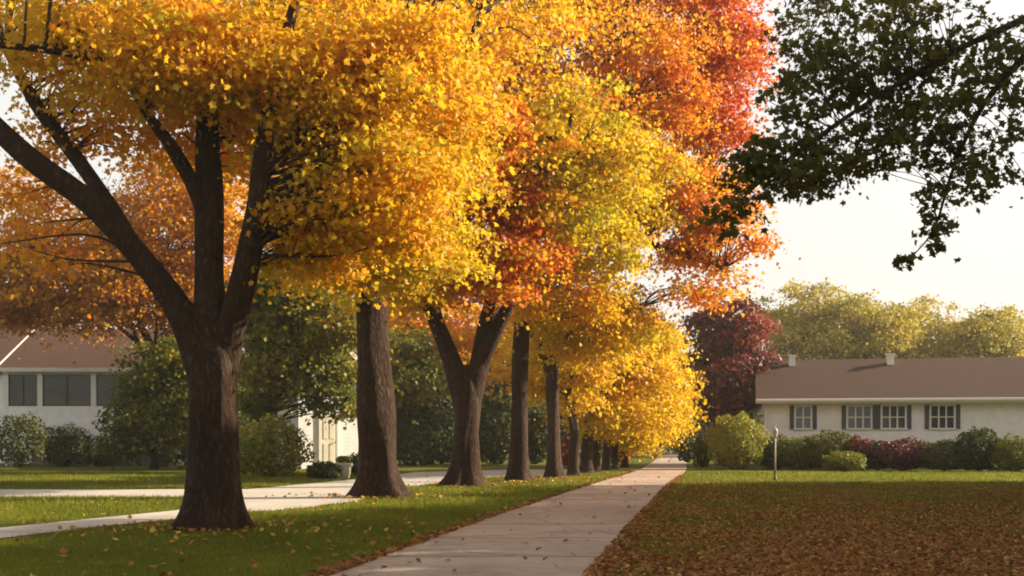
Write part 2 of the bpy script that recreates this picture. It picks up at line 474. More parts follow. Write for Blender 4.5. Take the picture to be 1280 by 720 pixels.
# --- tall orange and red crown
Y = 37.5
make_tree('maple_tree', 'tall orange maple whose top turns red, standing past the slender trunk', gp(692, 598),
    pts([(692, 600, Y, 8.6), (692, 580, Y, 8.2), (692, 520, Y, 7.8), (691, 470, Y, 7.8), (700, 400, Y, 6.5), (730, 250, Y, 7), (770, 80, Y, 6), (800, -80, Y, 4)]),
    [pts([(692, 480, Y, 6), (672, 430, Y, 5), (650, 380, Y, 4), (630, 300, Y, 3)]),
     pts([(697, 430, Y, 6), (740, 370, Y - .4, 5.5), (800, 300, Y - .8, 5), (880, 230, Y - 1, 3.5)]),
     pts([(800, 300, Y - .8, 4.5), (850, 318, Y - .7, 3.5), (905, 335, Y - .6, 2)]),
     pts([(697, 425, Y, 5), (750, 390, Y - .6, 4), (800, 385, Y - .9, 2.5)]),
     pts([(730, 250, Y, 6), (800, 150, Y, 5), (860, 60, Y, 4), (900, -20, Y, 3)])],
    [lobe(800, -60, 37.5, 3.7, 3.4, 3.4, 120, 75, .66, .10, .8),
     lobe(880, 80, 37, 1.75, 1.9, 3.0, 120, 85, .80, .06, .55),
     lobe(830, 250, 36.5, 2.5, 1.9, 2.0, 95, 80, .54, .10, .55),
     lobe(900, 280, 36.8, 1.5, 1.5, 1.6, 40, 55, .56, .12, .5),
     lobe(740, 400, 36.5, 2.2, 1.6, 1.2, 70, 75, .26, .1, .5),
     lobe(880, 355, 37, 1.5, 1.5, .7, 16, 45, .5, .12, .5)],
    leaf=0.112, dense=2.2, m_leaf=M_maple, m_bark=M_barkl, seed=55, group=ROW, flare=(0.28, 0.9, 5), sides=18)

# --- the young yellow maples further down, trunks getting thinner
young = [((733, 592), 7.0, (765, 462), (2.6, 2.3, 2.5), 150, .26, 'young maple with the broadest bright yellow crown hanging over the sidewalk'),
         ((717, 595), 6.5, (705, 445), (2.1, 2.0, 2.0), 90, .26, 'young golden maple in the gap between tall orange maple and broad yellow crown'),
         ((745, 590), 5.0, (790, 470), (2.3, 2.2, 2.4), 110, .24, 'young yellow maple, its thin trunk right behind the broadest yellow crown'),
         ((758, 588), 4.5, (800, 500), (2.1, 2.0, 1.6), 80, .27, 'young yellow maple with low crown, second behind the broadest yellow crown'),
         ((768, 586.4), 4.5, (790, 520), (1.9, 2.0, 1.4), 60, .26, 'thin young maple near the far end of the row'),
         ((781, 584.8), 4.0, (810, 525), (1.6, 1.8, 1.3), 45, .30, 'last and thinnest maple at the far end of the row')]
for i, (b, rpx, c, rad, ncl, ti, lab) in enumerate(young):
    X0, Y = gp(*b)
    px = b[0]
    make_tree('maple_tree', lab, (X0, Y),
        pts([(px, b[1] + 2, Y, rpx * 1.1), (px, b[1] - 20, Y, rpx), (px + 2, 545, Y, rpx * .9), (px + (c[0] - px) * .3, 505, Y, rpx * .75), (c[0] * .6 + px * .4, c[1], Y, rpx * .4)]),
        [pts([(px + 2, 545, Y, rpx * .5), (px + (c[0] - px) * .6, 500, Y - .5, rpx * .4), (c[0] + 20, c[1], Y - .9, rpx * .2)]),
         pts([(px + 2, 535, Y, rpx * .5), (px - 8, 495, Y, rpx * .4), (px - 5, c[1] - 20, Y + .4, rpx * .2)])],
        [lobe(c[0], c[1], Y, *rad, ncl, 85, ti, .05, .5)],
        leaf=0.118, dense=2.2, m_leaf=M_maple, m_bark=M_barkl, seed=70 + i, group=ROW, flare=(0.2, 0.7, 5), sides=14, limb_parts=False)


# ------------------------------------------------------------------ generic trees and shrubs
def simple_tree(name, label, x, y, h, crown_c, crown_r, ncl, nlf, m_leaf, tint, spread, leaf, cr, seed, rt=0.2, group=None, m_bark=None, lean=0.0, extra=()):
    rng = random.Random(seed)
    cz = crown_c[2]
    trunk = [((x, y, -0.05), rt * 1.05), ((x, y, 0.3), rt), ((x + lean * .3, y, cz * .5), rt * .8), ((x + (crown_c[0] - x) * .7, y + (crown_c[1] - y) * .7, cz), rt * .5),
             ((crown_c[0], crown_c[1], cz + crown_r[2] * .7), rt * .12)]
    limbs = []
    for k in range(6):
        a = k * 2 * PI / 6 + rng.uniform(-.4, .4)
        z0 = cz * .45 + (cz - cz * .45) * k / 6
        t = z0 / cz
        sx, sy = x + (crown_c[0] - x) * .7 * t * t, y + (crown_c[1] - y) * .7 * t * t
        ex, ey, ez = crown_c[0] + crown_r[0] * .6 * math.cos(a), crown_c[1] + crown_r[1] * .6 * math.sin(a), cz + crown_r[2] * rng.uniform(-.1, .5)
        limbs.append([((sx, sy, z0), rt * .45), (((sx + ex) / 2, (sy + ey) / 2, z0 * .6 + ez * .4), rt * .32), ((ex, ey, ez), rt * .12)])
    return make_tree(name, label, (x, y), trunk, limbs, [(crown_c, crown_r, ncl, nlf, tint, spread, cr)] + list(extra), leaf, m_leaf, m_bark or M_barkl, seed, group,
                     False, (0.25, 0.6, 5), 0.035, 12, False)


def make_shrub(name, label, x, y, rad, n, m_leaf, tint, leaf, seed, spread=.12, group=None, boxy=False, cat='shrub', z0=0.0, twig=True):
    rng = np.random.default_rng(seed)
    root = empty(name, (x, y, 0), label, cat, group)
    r = np.array(rad)
    d = unit(rng.normal(size=(n, 3)))
    if boxy:
        d = d / np.max(np.abs(d), axis=1, keepdims=True) * 0.5 + d * 0.45
    lump = 1 + 0.10 * np.sin(d[:, 0] * 5 + seed) * np.sin(d[:, 1] * 4.3 + 2 * seed) + 0.09 * np.sin(d[:, 2] * 6 + d[:, 0] * 7 + seed) + 0.05 * np.sin(d[:, 0] * 13 + d[:, 2] * 11)
    rr = (0.45 + 0.57 * rng.random(n) ** 0.45) * lump
    pos = d * rr[:, None] * r + np.array((0, 0, r[2] * .98 + z0))
    pos[:, 2] = np.maximum(pos[:, 2], 0.04 + 0.1 * rng.random(n))
    ti = np.clip(tint + spread * (np.sin(pos[:, 0] * 3.1 + seed) * np.cos(pos[:, 2] * 3.7) * .6 + rng.normal(size=n) * .8), 0, 1)
    v, f, t = leaf_arrays(pos, leaf * rng.uniform(.6, 1.3, n), ti, rng, d * .9 + np.array((0, 0, .3)), False, .2)
    link('foliage', big_mesh('foliage', v, f, t), m_leaf, root)
    if twig:
        st = []
        for k in range(7):
            a = rng.uniform(0, 6.28); q = rng.uniform(.3, .75)
            e = np.array((r[0] * q * math.cos(a), r[1] * q * math.sin(a), r[2] * 1.2))
            tv, tq, _, _ = tube([(.05 * math.cos(a), .05 * math.sin(a), -.02), e * np.array((.4, .4, .5)), e], [.03, .022, .008], 6, None, 0, None, 3)
            st.append((tv, tq))
        tube_object('stems', st, M_twig, root)
    return root


# orange maple behind the big one, at the edge of the lawn
simple_tree('maple_tree', 'dusky orange tree in front of the porch house, behind the thick multi-stemmed maple', -15.4, 52.6, 10, (-18.4, 52.4, 8.4), (5.0, 3.2, 2.4), 210, 130, M_dusk, .42, .14, .17, .8, 101, .22,
            extra=[((-14.2, 52.4, 11.2), (3.4, 2.6, 2.6), 130, 115, .36, .14, .8), ((-20.5, 52.4, 11.6), (2.8, 2.4, 1.6), 44, 90, .34, .12, .8), ((-22.5, 53, 7.4), (2.2, 2, 1.2), 50, 110, .5, .12, .7),
                   ((-13.0, 52, 7.2), (2.2, 2.0, 1.8), 64, 110, .45, .12, .7)])
# green tree in front of the small white building
simple_tree('broadleaf_tree', 'olive green tree shading the small white gabled building', -8.9, 45, 7, (-8.2, 44.6, 6.0), (2.7, 2.2, 2.0), 130, 105, M_green, .80, .16, .15, .6, 102, .17,
            extra=[lobe(405, 470, 44, 1.3, 1.2, .8, 44, 90, .74, .16, .5), lobe(420, 505, 44.4, .9, .9, .45, 16, 70, .66, .16, .42), lobe(345, 455, 44, 1.1, 1.2, .9, 34, 90, .86, .14, .5),
                   lobe(330, 390, 44.5, 1.3, 1.2, 1.0, 36, 90, .84, .14, .55), lobe(425, 400, 43.6, 1.3, 1.3, 1.0, 40, 95, .9, .12, .5), lobe(372, 350, 44, 1.6, 1.4, .9, 40, 95, .92, .1, .55),
                   lobe(325, 500, 45, .9, .9, .7, 20, 90, .6, .15, .45)])
simple_tree('broadleaf_tree', 'small bushy green tree hiding the end of the porch house', -14.6, 49, 5, (-14.4, 48.6, 3.0), (1.5, 1.6, 2.2), 110, 105, M_green, .68, .14, .15, .55, 103, .12,
            extra=[((-12.2, 48.4, 2.3), (1.8, 1.4, 2.3), 90, 95, .55, .15, .5), ((-15.6, 48.3, 1.5), (1.0, 1.0, 1.1), 34, 95, .5, .15, .45), ((-13.4, 48.2, 4.6), (1.1, 1.1, .8), 30, 90, .8, .12, .45)])
# orange one further, seen between the row trunks
simple_tree('maple_tree', 'amber tree seen in the gap between the flaring trunk and the forked trunk', -4.2, 60, 10, (-4.4, 60, 7.2), (3.6, 3, 2.6), 110, 65, M_maple, .48, .10, .24, .8, 104, .2)
simple_tree('broadleaf_tree', 'yellow green tree behind the gap between the flaring and forked trunks', -5.6, 56, 7, (-5.4, 56, 4.6), (2.4, 2.2, 1.9), 90, 70, M_green, .8, .12, .22, .65, 105, .16)
simple_tree('maple_tree', 'golden tree seen between the forked trunk and the slender trunk', 0.6, 58, 9, (0.8, 58, 6.3), (3.4, 3, 2.5), 100, 65, M_maple, .42, .08, .24, .8, 106, .2)
# burgundy tree beside the brown roofed house
simple_tree('plum_tree', 'burgundy leaved tree at the end of the brown roofed ranch house', 10.0, 57, 9, (10.1, 57, 4.9), (2.1, 2.0, 3.1), 200, 110, M_burg, .42, .14, .17, .55, 107, .2,
            extra=[((10.8, 56.4, 6.6), (1.3, 1.2, 1.2), 36, 65, .78, .1, .5)])
# trees behind the brown roofed house
G2 = 'trees behind the ranch house'
back = [(1005, 88, 12.9, 4.2, .62, 'olive yellow tree rising behind the ranch roof, beside the burgundy tree'),
        (1082, 86, 11.9, 3.9, .55, 'lower tree behind the ranch roof, between its two roof vents'),
        (1150, 90, 12.0, 4.4, .72, 'golden olive tree behind the ranch roof, past the second vent'),
        (1235, 87, 11.2, 4.3, .50, 'greenish tree behind the roof at the far end of the ranch house')]
for i, (px, Y, top, R, ti, lab) in enumerate(back):
    X = (px - CX) / F * Y
    simple_tree('broadleaf_tree', lab, X, Y, top, (X, Y, top - R * .82), (R, R * .85, R * .8), 170, 95, M_olive, ti + .25, .16, .21, .85, 110 + i, .22, G2,
                extra=[((X + (1.6 if i % 2 else -1.8), Y - .8, top - R * 1.5), (R * .75, R * .6, R * .6), 60, 60, .35, .12, .8)])

# dark leaved tree whose branch hangs into view, and the trees that shade the lawn beside it
Xt, Yt = 8.6, 10.5
make_tree('oak_tree', 'dark leaved tree whose shadowed branches hang in front of the pale sky', (Xt, Yt),
    [((Xt, Yt, -.05), .36), ((Xt, Yt, .4), .33), ((Xt - .1, Yt, 2), .29), ((Xt - .3, Yt, 3.6), .27), ((Xt - .2, Yt, 6), .18), ((Xt, Yt, 9), .05)],
    [[((Xt - .2, Yt, 3.0), .15), ((6.6, 9.8, 4.7), .09), ((4.9, 9.3, 4.75), .045), ((3.6, 9.0, 4.25), .025), ((2.7, 8.9, 3.75), .015), ((1.9, 8.9, 3.15), .007)],
     [((Xt - .3, Yt, 3.6), .14), ((6.9, 10.2, 5.3), .10), ((5.0, 9.6, 5.6), .07), ((3.4, 9.3, 5.1), .04), ((2.4, 9.2, 4.6), .015)],
     pts([(1290, 60, 9.5, 5), (1230, 130, 9.3, 3.4), (1192, 210, 9.2, 2.2), (1168, 285, 9.15, 1.3), (1136, 326, 9.1, .6)]),
     pts([(1190, 70, 9.4, 3.6), (1090, 125, 9.1, 2.4), (990, 195, 9.0, 1.6), (915, 260, 8.9, .7)]),
     [((Xt, Yt, 4), .14), ((10, 11.5, 6), .09), ((11.5, 12.5, 7), .03)],
     [((Xt, Yt, 3.4), .13), ((9.2, 8.6, 5), .08), ((10.2, 7, 6), .03)]],
    [lobe(1100, 35, 9.2, .78, .9, .52, 88, 22, .5, .2, .14),
     lobe(1010, 95, 9.1, .36, .5, .42, 40, 20, .5, .2, .11),
     lobe(985, 205, 9.0, .42, .5, .26, 46, 22, .5, .2, .11),
     lobe(1075, 185, 9.1, .55, .5, .2, 46, 20, .5, .2, .11),
     lobe(915, 258, 8.9, .24, .35, .20, 17, 14, .5, .2, .11),
     lobe(950, 215, 8.95, .24, .35, .26, 20, 18, .5, .2, .11),
     lobe(1150, 120, 9.2, .42, .5, .42, 48, 21, .5, .2, .12),
     lobe(1240, 95, 9.4, .62, .8, .62, 62, 21, .5, .2, .16),
     lobe(1190, 205, 9.2, .24, .3, .36, 26, 18, .5, .2, .10),
     lobe(1172, 285, 9.15, .12, .2, .24, 12, 15, .5, .2, .08),
     lobe(1136, 326, 9.1, .10, .10, .05, 6, 10, .5, .2, .05),
     lobe(1250, 215, 9.4, .34, .4, .26, 12, 16, .5, .2, .12),
     ((7.2, 10.4, 7.2), (2.6, 2.4, 1.4), 60, 60, .5, .2, .6), ((10, 11, 7.0), (3.4, 3, 2.6), 110, 60, .5, .2, .7), ((9.4, 9.5, 5.0), (2.0, 2, 1.2), 40, 60, .5, .2, .6)],
    leaf=0.050, dense=1.2, m_leaf=M_dark, m_bark=M_bark, seed=88, lobed=True, flare=(0.3, .8, 5), sides=20, twig_r=0.006, below=.25, cat='tree')
shade = simple_tree('oak_tree', 'unseen round crowned oak placed for its shade on the open side of the lawn', 19.5, 22.5, 9, (19.5, 22.5, 5.6), (5.0, 5.0, 3.9), 240, 60, M_green, .4, .15, .26, .8, 120, .25, 'oaks on the open side of the lawn')
for (x, y, rz, s) in ((21.0, 31.0, 1.3, 1.0), (18.0, 13.2, 2.6, 1.2), (24.5, 27.8, .7, 1.1), (17.5, 19.0, 4.4, 1.15), (27.5, 32.2, 2.0, 1.0), (18, 2, 5.0, 1.1)):  # out of view, placed for lawn shade; last one added to block sky fill
    copy_thing(shade, (x, y, 0), 'unseen round crowned oak placed for its shade on the open side of the lawn', rz, s)

# far green trees closing the view
G3 = 'green trees closing the view'
far0 = simple_tree('broadleaf_tree', 'dark green tree behind the forked trunk', -6.5, 72, 9, (-6.5, 72, 4.6), (4.0, 3.2, 4.2), 220, 65, M_green, .34, .14, .28, .85, 130, .25, G3)
for (x, y, rz, s, lab) in ((-1.0, 74, 1.1, .95, 'dark green tree between the forked and slender trunks'), (5.2, 78, 2.2, .9, 'dark green tree behind the thin young trunks'),
                           (-13.5, 70, 3.3, 1.0, 'dark green tree behind the small white gabled building'), (-31, 74, 0.4, 1.15, 'green tree behind the porch house roof'),
                           (17.5, 96, 5.1, .8, 'small green tree far beyond the burgundy tree'), (15.0, 104, 0.9, .8, 'far dark tree straight behind the small dark shrub where the sidewalk ends'), (10.2, 118, 4.2, 1.0, 'far green tree where the sidewalk ends'),
                           (-20.5, 78, 2.7, 1.05, 'green tree behind the end of the porch house')):
    copy_thing(far0, (x, y, 0), lab, rz, s)

# shrubs -----------------------------------------------------------------
def shrub_px(name, label, px, ybase, wpx, ytop, *a, depth=None, **k):
    X, Yg = gp(px, ybase)
    rx = wpx / 2 / F * Yg
    rz = (ybase - ytop) / F * Yg / 2
    return make_shrub(name, label, X, Yg, (rx, depth or rx * .9, rz), *a, **k)

shrub_px('globe_shrub', 'large rounded yellow green shrub standing beside the sidewalk end of the hedge', 919, 587, 72, 518, 6500, M_olive, .48, .10, 201)
GH = 'shrubs along the front of the ranch house'
shrub_px('shrub', 'dark green shrub under the first shuttered window, behind the pale post', 968, 586.2, 59, 545, 3520, M_hedge, .65, .10, 202, group=GH)
shrub_px('shrub', 'olive shrub under the blank wall between the first two windows', 1000, 586.6, 75, 545, 3840, M_olive, .10, .10, 203, group=GH)
shrub_px('shrub', 'tallest green shrub of the house hedge, next to the dull reddish one', 1040, 587.1, 75, 538, 4480, M_hedge, .85, .10, 204, group=GH)
shrub_px('shrub', 'dull reddish shrub under the second shuttered window', 1076, 587.6, 45, 546, 2720, M_burg, .38, .10, 205, group=GH)
shrub_px('shrub', 'low cream green mound in front of the hedge', 1054, 589.8, 54, 564, 2720, M_olive, .22, .09, 206, group=GH)
shrub_px('shrub', 'dark green shrub between the two reddish shrubs', 1096, 587.8, 45, 551, 2560, M_hedge, .5, .10, 207, group=GH)
shrub_px('shrub', 'wide burgundy barberry shrub under the third window', 1128, 588.2, 83, 549, 4320, M_burg, .12, .10, 208, group=GH)
shrub_px('shrub', 'rounded green shrub beyond the wide barberry', 1180, 588.9, 67, 550, 3520, M_hedge, .75, .10, 209, group=GH)
shrub_px('shrub', 'dark evergreen shrub just past the rounded green one', 1224, 589.4, 64, 535, 3840, M_hedge, .45, .10, 210, group=GH)
shrub_px('shrub', 'olive shrub at the far end of the house front', 1272, 590.0, 72, 545, 3840, M_olive, .1, .10, 211, group=GH)
shrub_px('shrub', 'small green shrub at the foot of the burgundy tree', 878, 584, 26, 545, 1200, M_green, .45, .11, 212)
shrub_px('shrub', 'dark shrub by the sidewalk just short of the burgundy tree', 858, 578, 26, 548, 1100, M_hedge, .4, .13, 213)
GL = 'shrubs below the porch house'
shrub_px('shrub', 'loose dark green shrub below the first porch window', 26, 584, 66, 517, 2800, M_hedge, .62, .12, 220, group=GL)
shrub_px('clipped_hedge', 'dark clipped block hedge in front of the white porch wall', 82, 583, 66, 531, 3200, M_hedge, .22, .10, 221, boxy=True, group=GL, depth=.9, cat='hedge')
shrub_px('shrub', 'dark low shrub beneath the end of the porch', 128, 583, 40, 558, 1300, M_hedge, .3, .12, 222, group=GL)
shrub_px('shrub', 'russet tinged shrub beside the small white building', 342, 597, 92, 520, 4200, M_green, .78, .10, 223, spread=.16)
shrub_px('shrub', 'green leafy shrub between the bushy tree and the russet shrub', 308, 593, 60, 540, 2200, M_green, .45, .12, 224)
shrub_px('shrub', 'small dark shrub at the foot of the white building wall', 405, 600, 44, 577, 1500, M_hedge, .3, .09, 225)
shrub_px('shrub', 'small green shrub between planter and flaring trunk, against the white building', 446, 594, 26, 566, 900, M_hedge, .5, .09, 226)
GF = 'dark hedge shrubs behind the street'
for i, (px, yb, w, yt, ti, lab) in enumerate(((518, 582, 70, 500, .35, 'dark tall shrub beyond the street, just past the flaring trunk'),
        (552, 580, 60, 512, .25, 'dark shrub beyond the street, hard against the forked trunk'),
        (618, 581, 60, 498, .3, 'dark tall shrub across the street between forked and slender trunks'),
        (668, 580, 44, 512, .35, 'dark shrub across the street past the slender trunk'),
        (465, 581, 44, 520, .3, 'dark shrub hidden behind the flaring trunk'))):
    shrub_px('shrub', lab, px, yb, w, yt, 2600, M_hedge, ti, .16, 230 + i, group=GF)
shrub_px('shrub', 'red shrub far down the row under the yellow crowns', 776, 578, 32, 546, 1300, M_burg, .85, .13, 240)
shrub_px('shrub', 'russet shrub glimpsed between the young trunks', 710, 584, 22, 545, 900, M_burg, .8, .12, 241)

# distant wood along the horizon
rng = np.random.default_rng(77)
n = 46000
wx = (rng.random(n) * 2 - 1) * 280; wy = 165 + rng.normal(size=n) * 6
wh = 6.5 + 2.2 * np.sin(wx * .16) + 1.6 * np.sin(wx * .41 + 1) + 1.2 * np.sin(wx * .93)
pos = np.column_stack([wx, wy, wh * rng.random(n) ** .7])
v, f, t = leaf_arrays(pos, rng.uniform(.7, 1.4, n), np.clip(.45 + .2 * np.sin(wx * .2) + rng.normal(size=n) * .16, 0, 1), rng, np.tile((0, -.5, .4), (n, 1)))
tag(link('woodland', big_mesh('woodland', v, f, t), M_green), 'distant wood along the horizon', 'woodland', kind='stuff')

# ------------------------------------------------------------------ the setting
def poly_world(L):
    return np.array([gp(*p) for p in L])


def inside(P, poly):
    x, y = P[:, 0], P[:, 1]
    r = np.zeros(len(P), bool)
    n = len(poly)
    for i in range(n):
        x0, y0 = poly[i]; x1, y1 = poly[(i + 1) % n]
        c = ((y0 > y) != (y1 > y)) & (x < (x1 - x0) * (y - y0) / (y1 - y0 + 1e-12) + x0)
        r ^= c
    return r


# lawn ground
m, nt, out = mat('lawn ground')
tc = N(nt, 'ShaderNodeTexCoord')
n1 = N(nt, 'ShaderNodeTexNoise', i_Scale=0.35, i_Detail=5.0, i_Roughness=0.6); nt.links.new(tc.outputs['Object'], n1.inputs['Vector'])
n2 = N(nt, 'ShaderNodeTexNoise', i_Scale=14.0, i_Detail=6.0, i_Roughness=0.7); nt.links.new(tc.outputs['Object'], n2.inputs['Vector'])
f = math_n(nt, 'ADD', math_n(nt, 'MULTIPLY', n1.outputs['Fac'], .5), math_n(nt, 'MULTIPLY', n2.outputs['Fac'], .5))
p = N(nt, 'ShaderNodeBsdfPrincipled', i_Roughness=.95); p.inputs['Specular IOR Level'].default_value = .1
nt.links.new(ramp(nt, f, [(.3, (.055, .060, .008)), (.5, (.105, .115, .011)), (.7, (.165, .165, .017))]), p.inputs['Base Color'])
b = N(nt, 'ShaderNodeBump', i_Strength=.8, i_Distance=.05); n3 = N(nt, 'ShaderNodeTexNoise', i_Scale=40.0, i_Detail=5.0)
nt.links.new(tc.outputs['Object'], n3.inputs['Vector']); nt.links.new(n3.outputs['Fac'], b.inputs['Height']); nt.links.new(b.outputs[0], p.inputs['Normal'])
nt.links.new(p.outputs[0], out.inputs[0])
M_lawn = m
g = MB(); g.add([(-300, -60, 0), (300, -60, 0), (300, 300, 0), (-300, 300, 0)], [(0, 1, 2, 3)])
tag(g.build('lawn', M_lawn), kind='structure')


def concrete(name, c1, c2, c3, crack=True):
    m, nt, out = mat(name)
    tc = N(nt, 'ShaderNodeTexCoord')
    a = N(nt, 'ShaderNodeTexNoise', i_Scale=.8, i_Detail=6.0, i_Roughness=.65); nt.links.new(tc.outputs['Object'], a.inputs['Vector'])
    s = N(nt, 'ShaderNodeTexNoise', i_Scale=60.0, i_Detail=4.0, i_Roughness=.7); nt.links.new(tc.outputs['Object'], s.inputs['Vector'])
    st = N(nt, 'ShaderNodeTexNoise', i_Scale=5.0, i_Detail=5.0, i_Roughness=.7); nt.links.new(tc.outputs['Object'], st.inputs['Vector'])
    f = math_n(nt, 'ADD', math_n(nt, 'MULTIPLY', a.outputs['Fac'], .45), math_n(nt, 'ADD', math_n(nt, 'MULTIPLY', s.outputs['Fac'], .25), math_n(nt, 'MULTIPLY', st.outputs['Fac'], .3)))
    col = ramp(nt, f, [(.34, c1), (.5, c2), (.66, c3)])
    p = N(nt, 'ShaderNodeBsdfPrincipled', i_Roughness=.85); p.inputs['Specular IOR Level'].default_value = .25
    if crack:
        w = N(nt, 'ShaderNodeTexNoise', i_Scale=1.7, i_Detail=4.0); nt.links.new(tc.outputs['Object'], w.inputs['Vector'])
        mxv = N(nt, 'ShaderNodeMixRGB', blend_type='ADD'); mxv.inputs[0].default_value = .5
        nt.links.new(tc.outputs['Object'], mxv.inputs[1]); nt.links.new(w.outputs['Color'], mxv.inputs[2])
        v = N(nt, 'ShaderNodeTexVoronoi', feature='DISTANCE_TO_EDGE', i_Scale=.32); nt.links.new(mxv.outputs[0], v.inputs['Vector'])
        k = ramp(nt, v.outputs['Distance'], [(.0, (.3, .28, .27)), (.004, (.45, .43, .42)), (.016, (1, 1, 1))])
        mm = N(nt, 'ShaderNodeMixRGB', blend_type='MULTIPLY'); mm.inputs[0].default_value = .4
        nt.links.new(col, mm.inputs[1]); nt.links.new(k, mm.inputs[2]); col = mm.outputs[0]
    if crack:                                             # every slab was poured a little different
        sx = N(nt, 'ShaderNodeSeparateXYZ'); nt.links.new(tc.outputs['Object'], sx.inputs[0])
        cy = math_n(nt, 'DIVIDE', math_n(nt, 'ADD', sx.outputs['Y'], 2.33 * 9 - 12.2), 2.33)
        ix = math_n(nt, 'FLOOR', cy)
        edge = math_n(nt, 'ABSOLUTE', math_n(nt, 'SUBTRACT', math_n(nt, 'FRACT', math_n(nt, 'ADD', cy, .0129)), .5))
        dirt = math_n(nt, 'MULTIPLY_ADD', math_n(nt, 'MULTIPLY', math_n(nt, 'SUBTRACT', edge, .46, None, True), 25.0), -.35, 1.0)
        wn = N(nt, 'ShaderNodeTexWhiteNoise', noise_dimensions='1D'); nt.links.new(ix, wn.inputs['W'])
        sc_ = N(nt, 'ShaderNodeVectorMath', operation='SCALE'); nt.links.new(col, sc_.inputs[0])
        nt.links.new(math_n(nt, 'MULTIPLY', dirt, math_n(nt, 'MULTIPLY_ADD', wn.outputs['Value'], .22, .86)), sc_.inputs['Scale']); col = sc_.outputs[0]
    nt.links.new(col, p.inputs['Base Color'])
    b = N(nt, 'ShaderNodeBump', i_Strength=.35, i_Distance=.01); nt.links.new(s.outputs['Fac'], b.inputs['Height']); nt.links.new(b.outputs[0], p.inputs['Normal'])
    nt.links.new(p.outputs[0], out.inputs[0])
    return m


M_walk = concrete('sidewalk concrete', (.25, .185, .145), (.41, .312, .252), (.52, .41, .34))
M_street = concrete('street concrete', (.36, .32, .27), (.46, .42, .37), (.54, .50, .45), False)

M_soil = surf('dark joint soil', [(.3, (.03, .022, .016)), (.7, (.06, .045, .03))], 20, rough=.95)
# sidewalk: slabs with tooled joints along a gentle curve
CYs = np.array([-12, 4, 10.6, 18, 32, 40, 48, 64, 84, 110.]); CXs = np.array([-3.95, -1.46, -.44, .74, 3.15, 4.65, 6.05, 8.4, 11.2, 14.8])
def walk_x(y): return np.interp(y, CYs, CXs)
def walk_c(y): return (walk_x(y - 2) + walk_x(y) * 2 + walk_x(y + 2)) / 4
def walk_hw(y): return np.interp(y, [0, 20, 34, 48, 84], [1.15, 1.13, 1.02, .92, .92])
sw = MB()
rng = np.random.default_rng(5)
y0 = 12.2 - 2.33 * 9
while y0 < 96:
    y1 = y0 + 2.33 - .06
    z = .022 + rng.uniform(-.004, .004); dz = rng.uniform(-.003, .003)
    a0, a1 = walk_c(y0), walk_c(y1); h0, h1 = walk_hw(y0), walk_hw(y1)
    v = [(a0 - h0, y0, -.08), (a0 + h0, y0, -.08), (a1 + h1, y1, -.08), (a1 - h1, y1, -.08), (a0 - h0, y0, z), (a0 + h0, y0, z + dz), (a1 + h1, y1, z + dz), (a1 - h1, y1, z)]
    sw.add(v, [(0, 3, 2, 1), (4, 5, 6, 7), (0, 1, 5, 4), (1, 2, 6, 5), (2, 3, 7, 6), (3, 0, 4, 7)])
    sw.add([(a1 - h1, y1 - .01, .006), (a1 + h1, y1 - .01, .006), (a1 + h1, y1 + .07, .006), (a1 - h1, y1 + .07, .006)], [(0, 1, 2, 3)], 1)
    y0 += 2.33
tag(sw.build('sidewalk', [M_walk, M_soil], bevel=.008), kind='structure')


def sheet(name, poly, z, m):
    b = MB(); b.add([(x, y, z) for x, y in poly], [tuple(range(len(poly)))])
    o = b.build(name, m)
    n = o.data.polygons[0].normal
    if n.z < 0: o.data.flip_normals()
    return tag(o, kind='structure')


STREET = poly_world([(-900, 611.5), (0, 612.5), (240, 612), (310, 612), (350, 608.5), (430, 601), (520, 590.5), (620, 588), (720, 587), (720, 592.5), (660, 595), (600, 597.5), (545, 605), (500, 611), (445, 627), (395, 634), (330, 640), (300, 625), (240, 621.5), (0, 621.5), (-900, 621)])
PATH = poly_world([(-900, 745), (-300, 692), (0, 661), (110, 650), (215, 639.5), (300, 628), (334, 626), (332, 639.5), (300, 640.5), (215, 650.5), (110, 661), (0, 674.5), (-300, 716), (-900, 790)])
sheet('street', STREET, .012, M_street)
sheet('garden_path', PATH, .016, M_street)
M_asph = surf('cross street asphalt', [(.35, (.06, .062, .07)), (.65, (.10, .102, .11))], 3, rough=.85)
sheet('cross_street', np.array([(-60, 92), (60, 97), (60, 104), (-60, 99)]), .008, M_asph)

# grass blades, near part of the lawns
rng = np.random.default_rng(9)
def sample_lawn(n, y0, y1):
    u = rng.random(n * 2)
    y = y0 * (y1 / y0) ** u                        # same count per octave of distance
    half = y * (700 / F)
    x = (rng.random(n * 2) * 2 - 1) * half
    P = np.stack([x, y], 1)
    ok = ~(inside(P, STREET) | inside(P, PATH)) & (np.abs(x - walk_c(y)) > walk_hw(y) + .012 - .11 * rng.random(len(x)) ** 5)
    return P[ok][:n]
P = sample_lawn(230000, 9.5, 45)
n = len(P)
hgt = rng.uniform(.022, .055, n) * np.clip(P[:, 1] / 14, .9, 1.6)
wid = np.clip(.0035 * P[:, 1] / 10, .003, .016)
a = rng.uniform(0, 6.28, n); lean = rng.normal(size=(n, 2)) * .5 * hgt[:, None]
v = np.zeros((n, 3, 3))
v[:, 0, 0] = P[:, 0] - np.cos(a) * wid; v[:, 0, 1] = P[:, 1] - np.sin(a) * wid
v[:, 1, 0] = P[:, 0] + np.cos(a) * wid; v[:, 1, 1] = P[:, 1] + np.sin(a) * wid
v[:, 2, 0] = P[:, 0] + lean[:, 0]; v[:, 2, 1] = P[:, 1] + lean[:, 1]; v[:, 2, 2] = hgt
patch = np.sin(P[:, 0] * .9 + 1) * np.sin(P[:, 1] * .55) * .12 + np.sin(P[:, 0] * 2.3 + P[:, 1] * 1.7) * .07
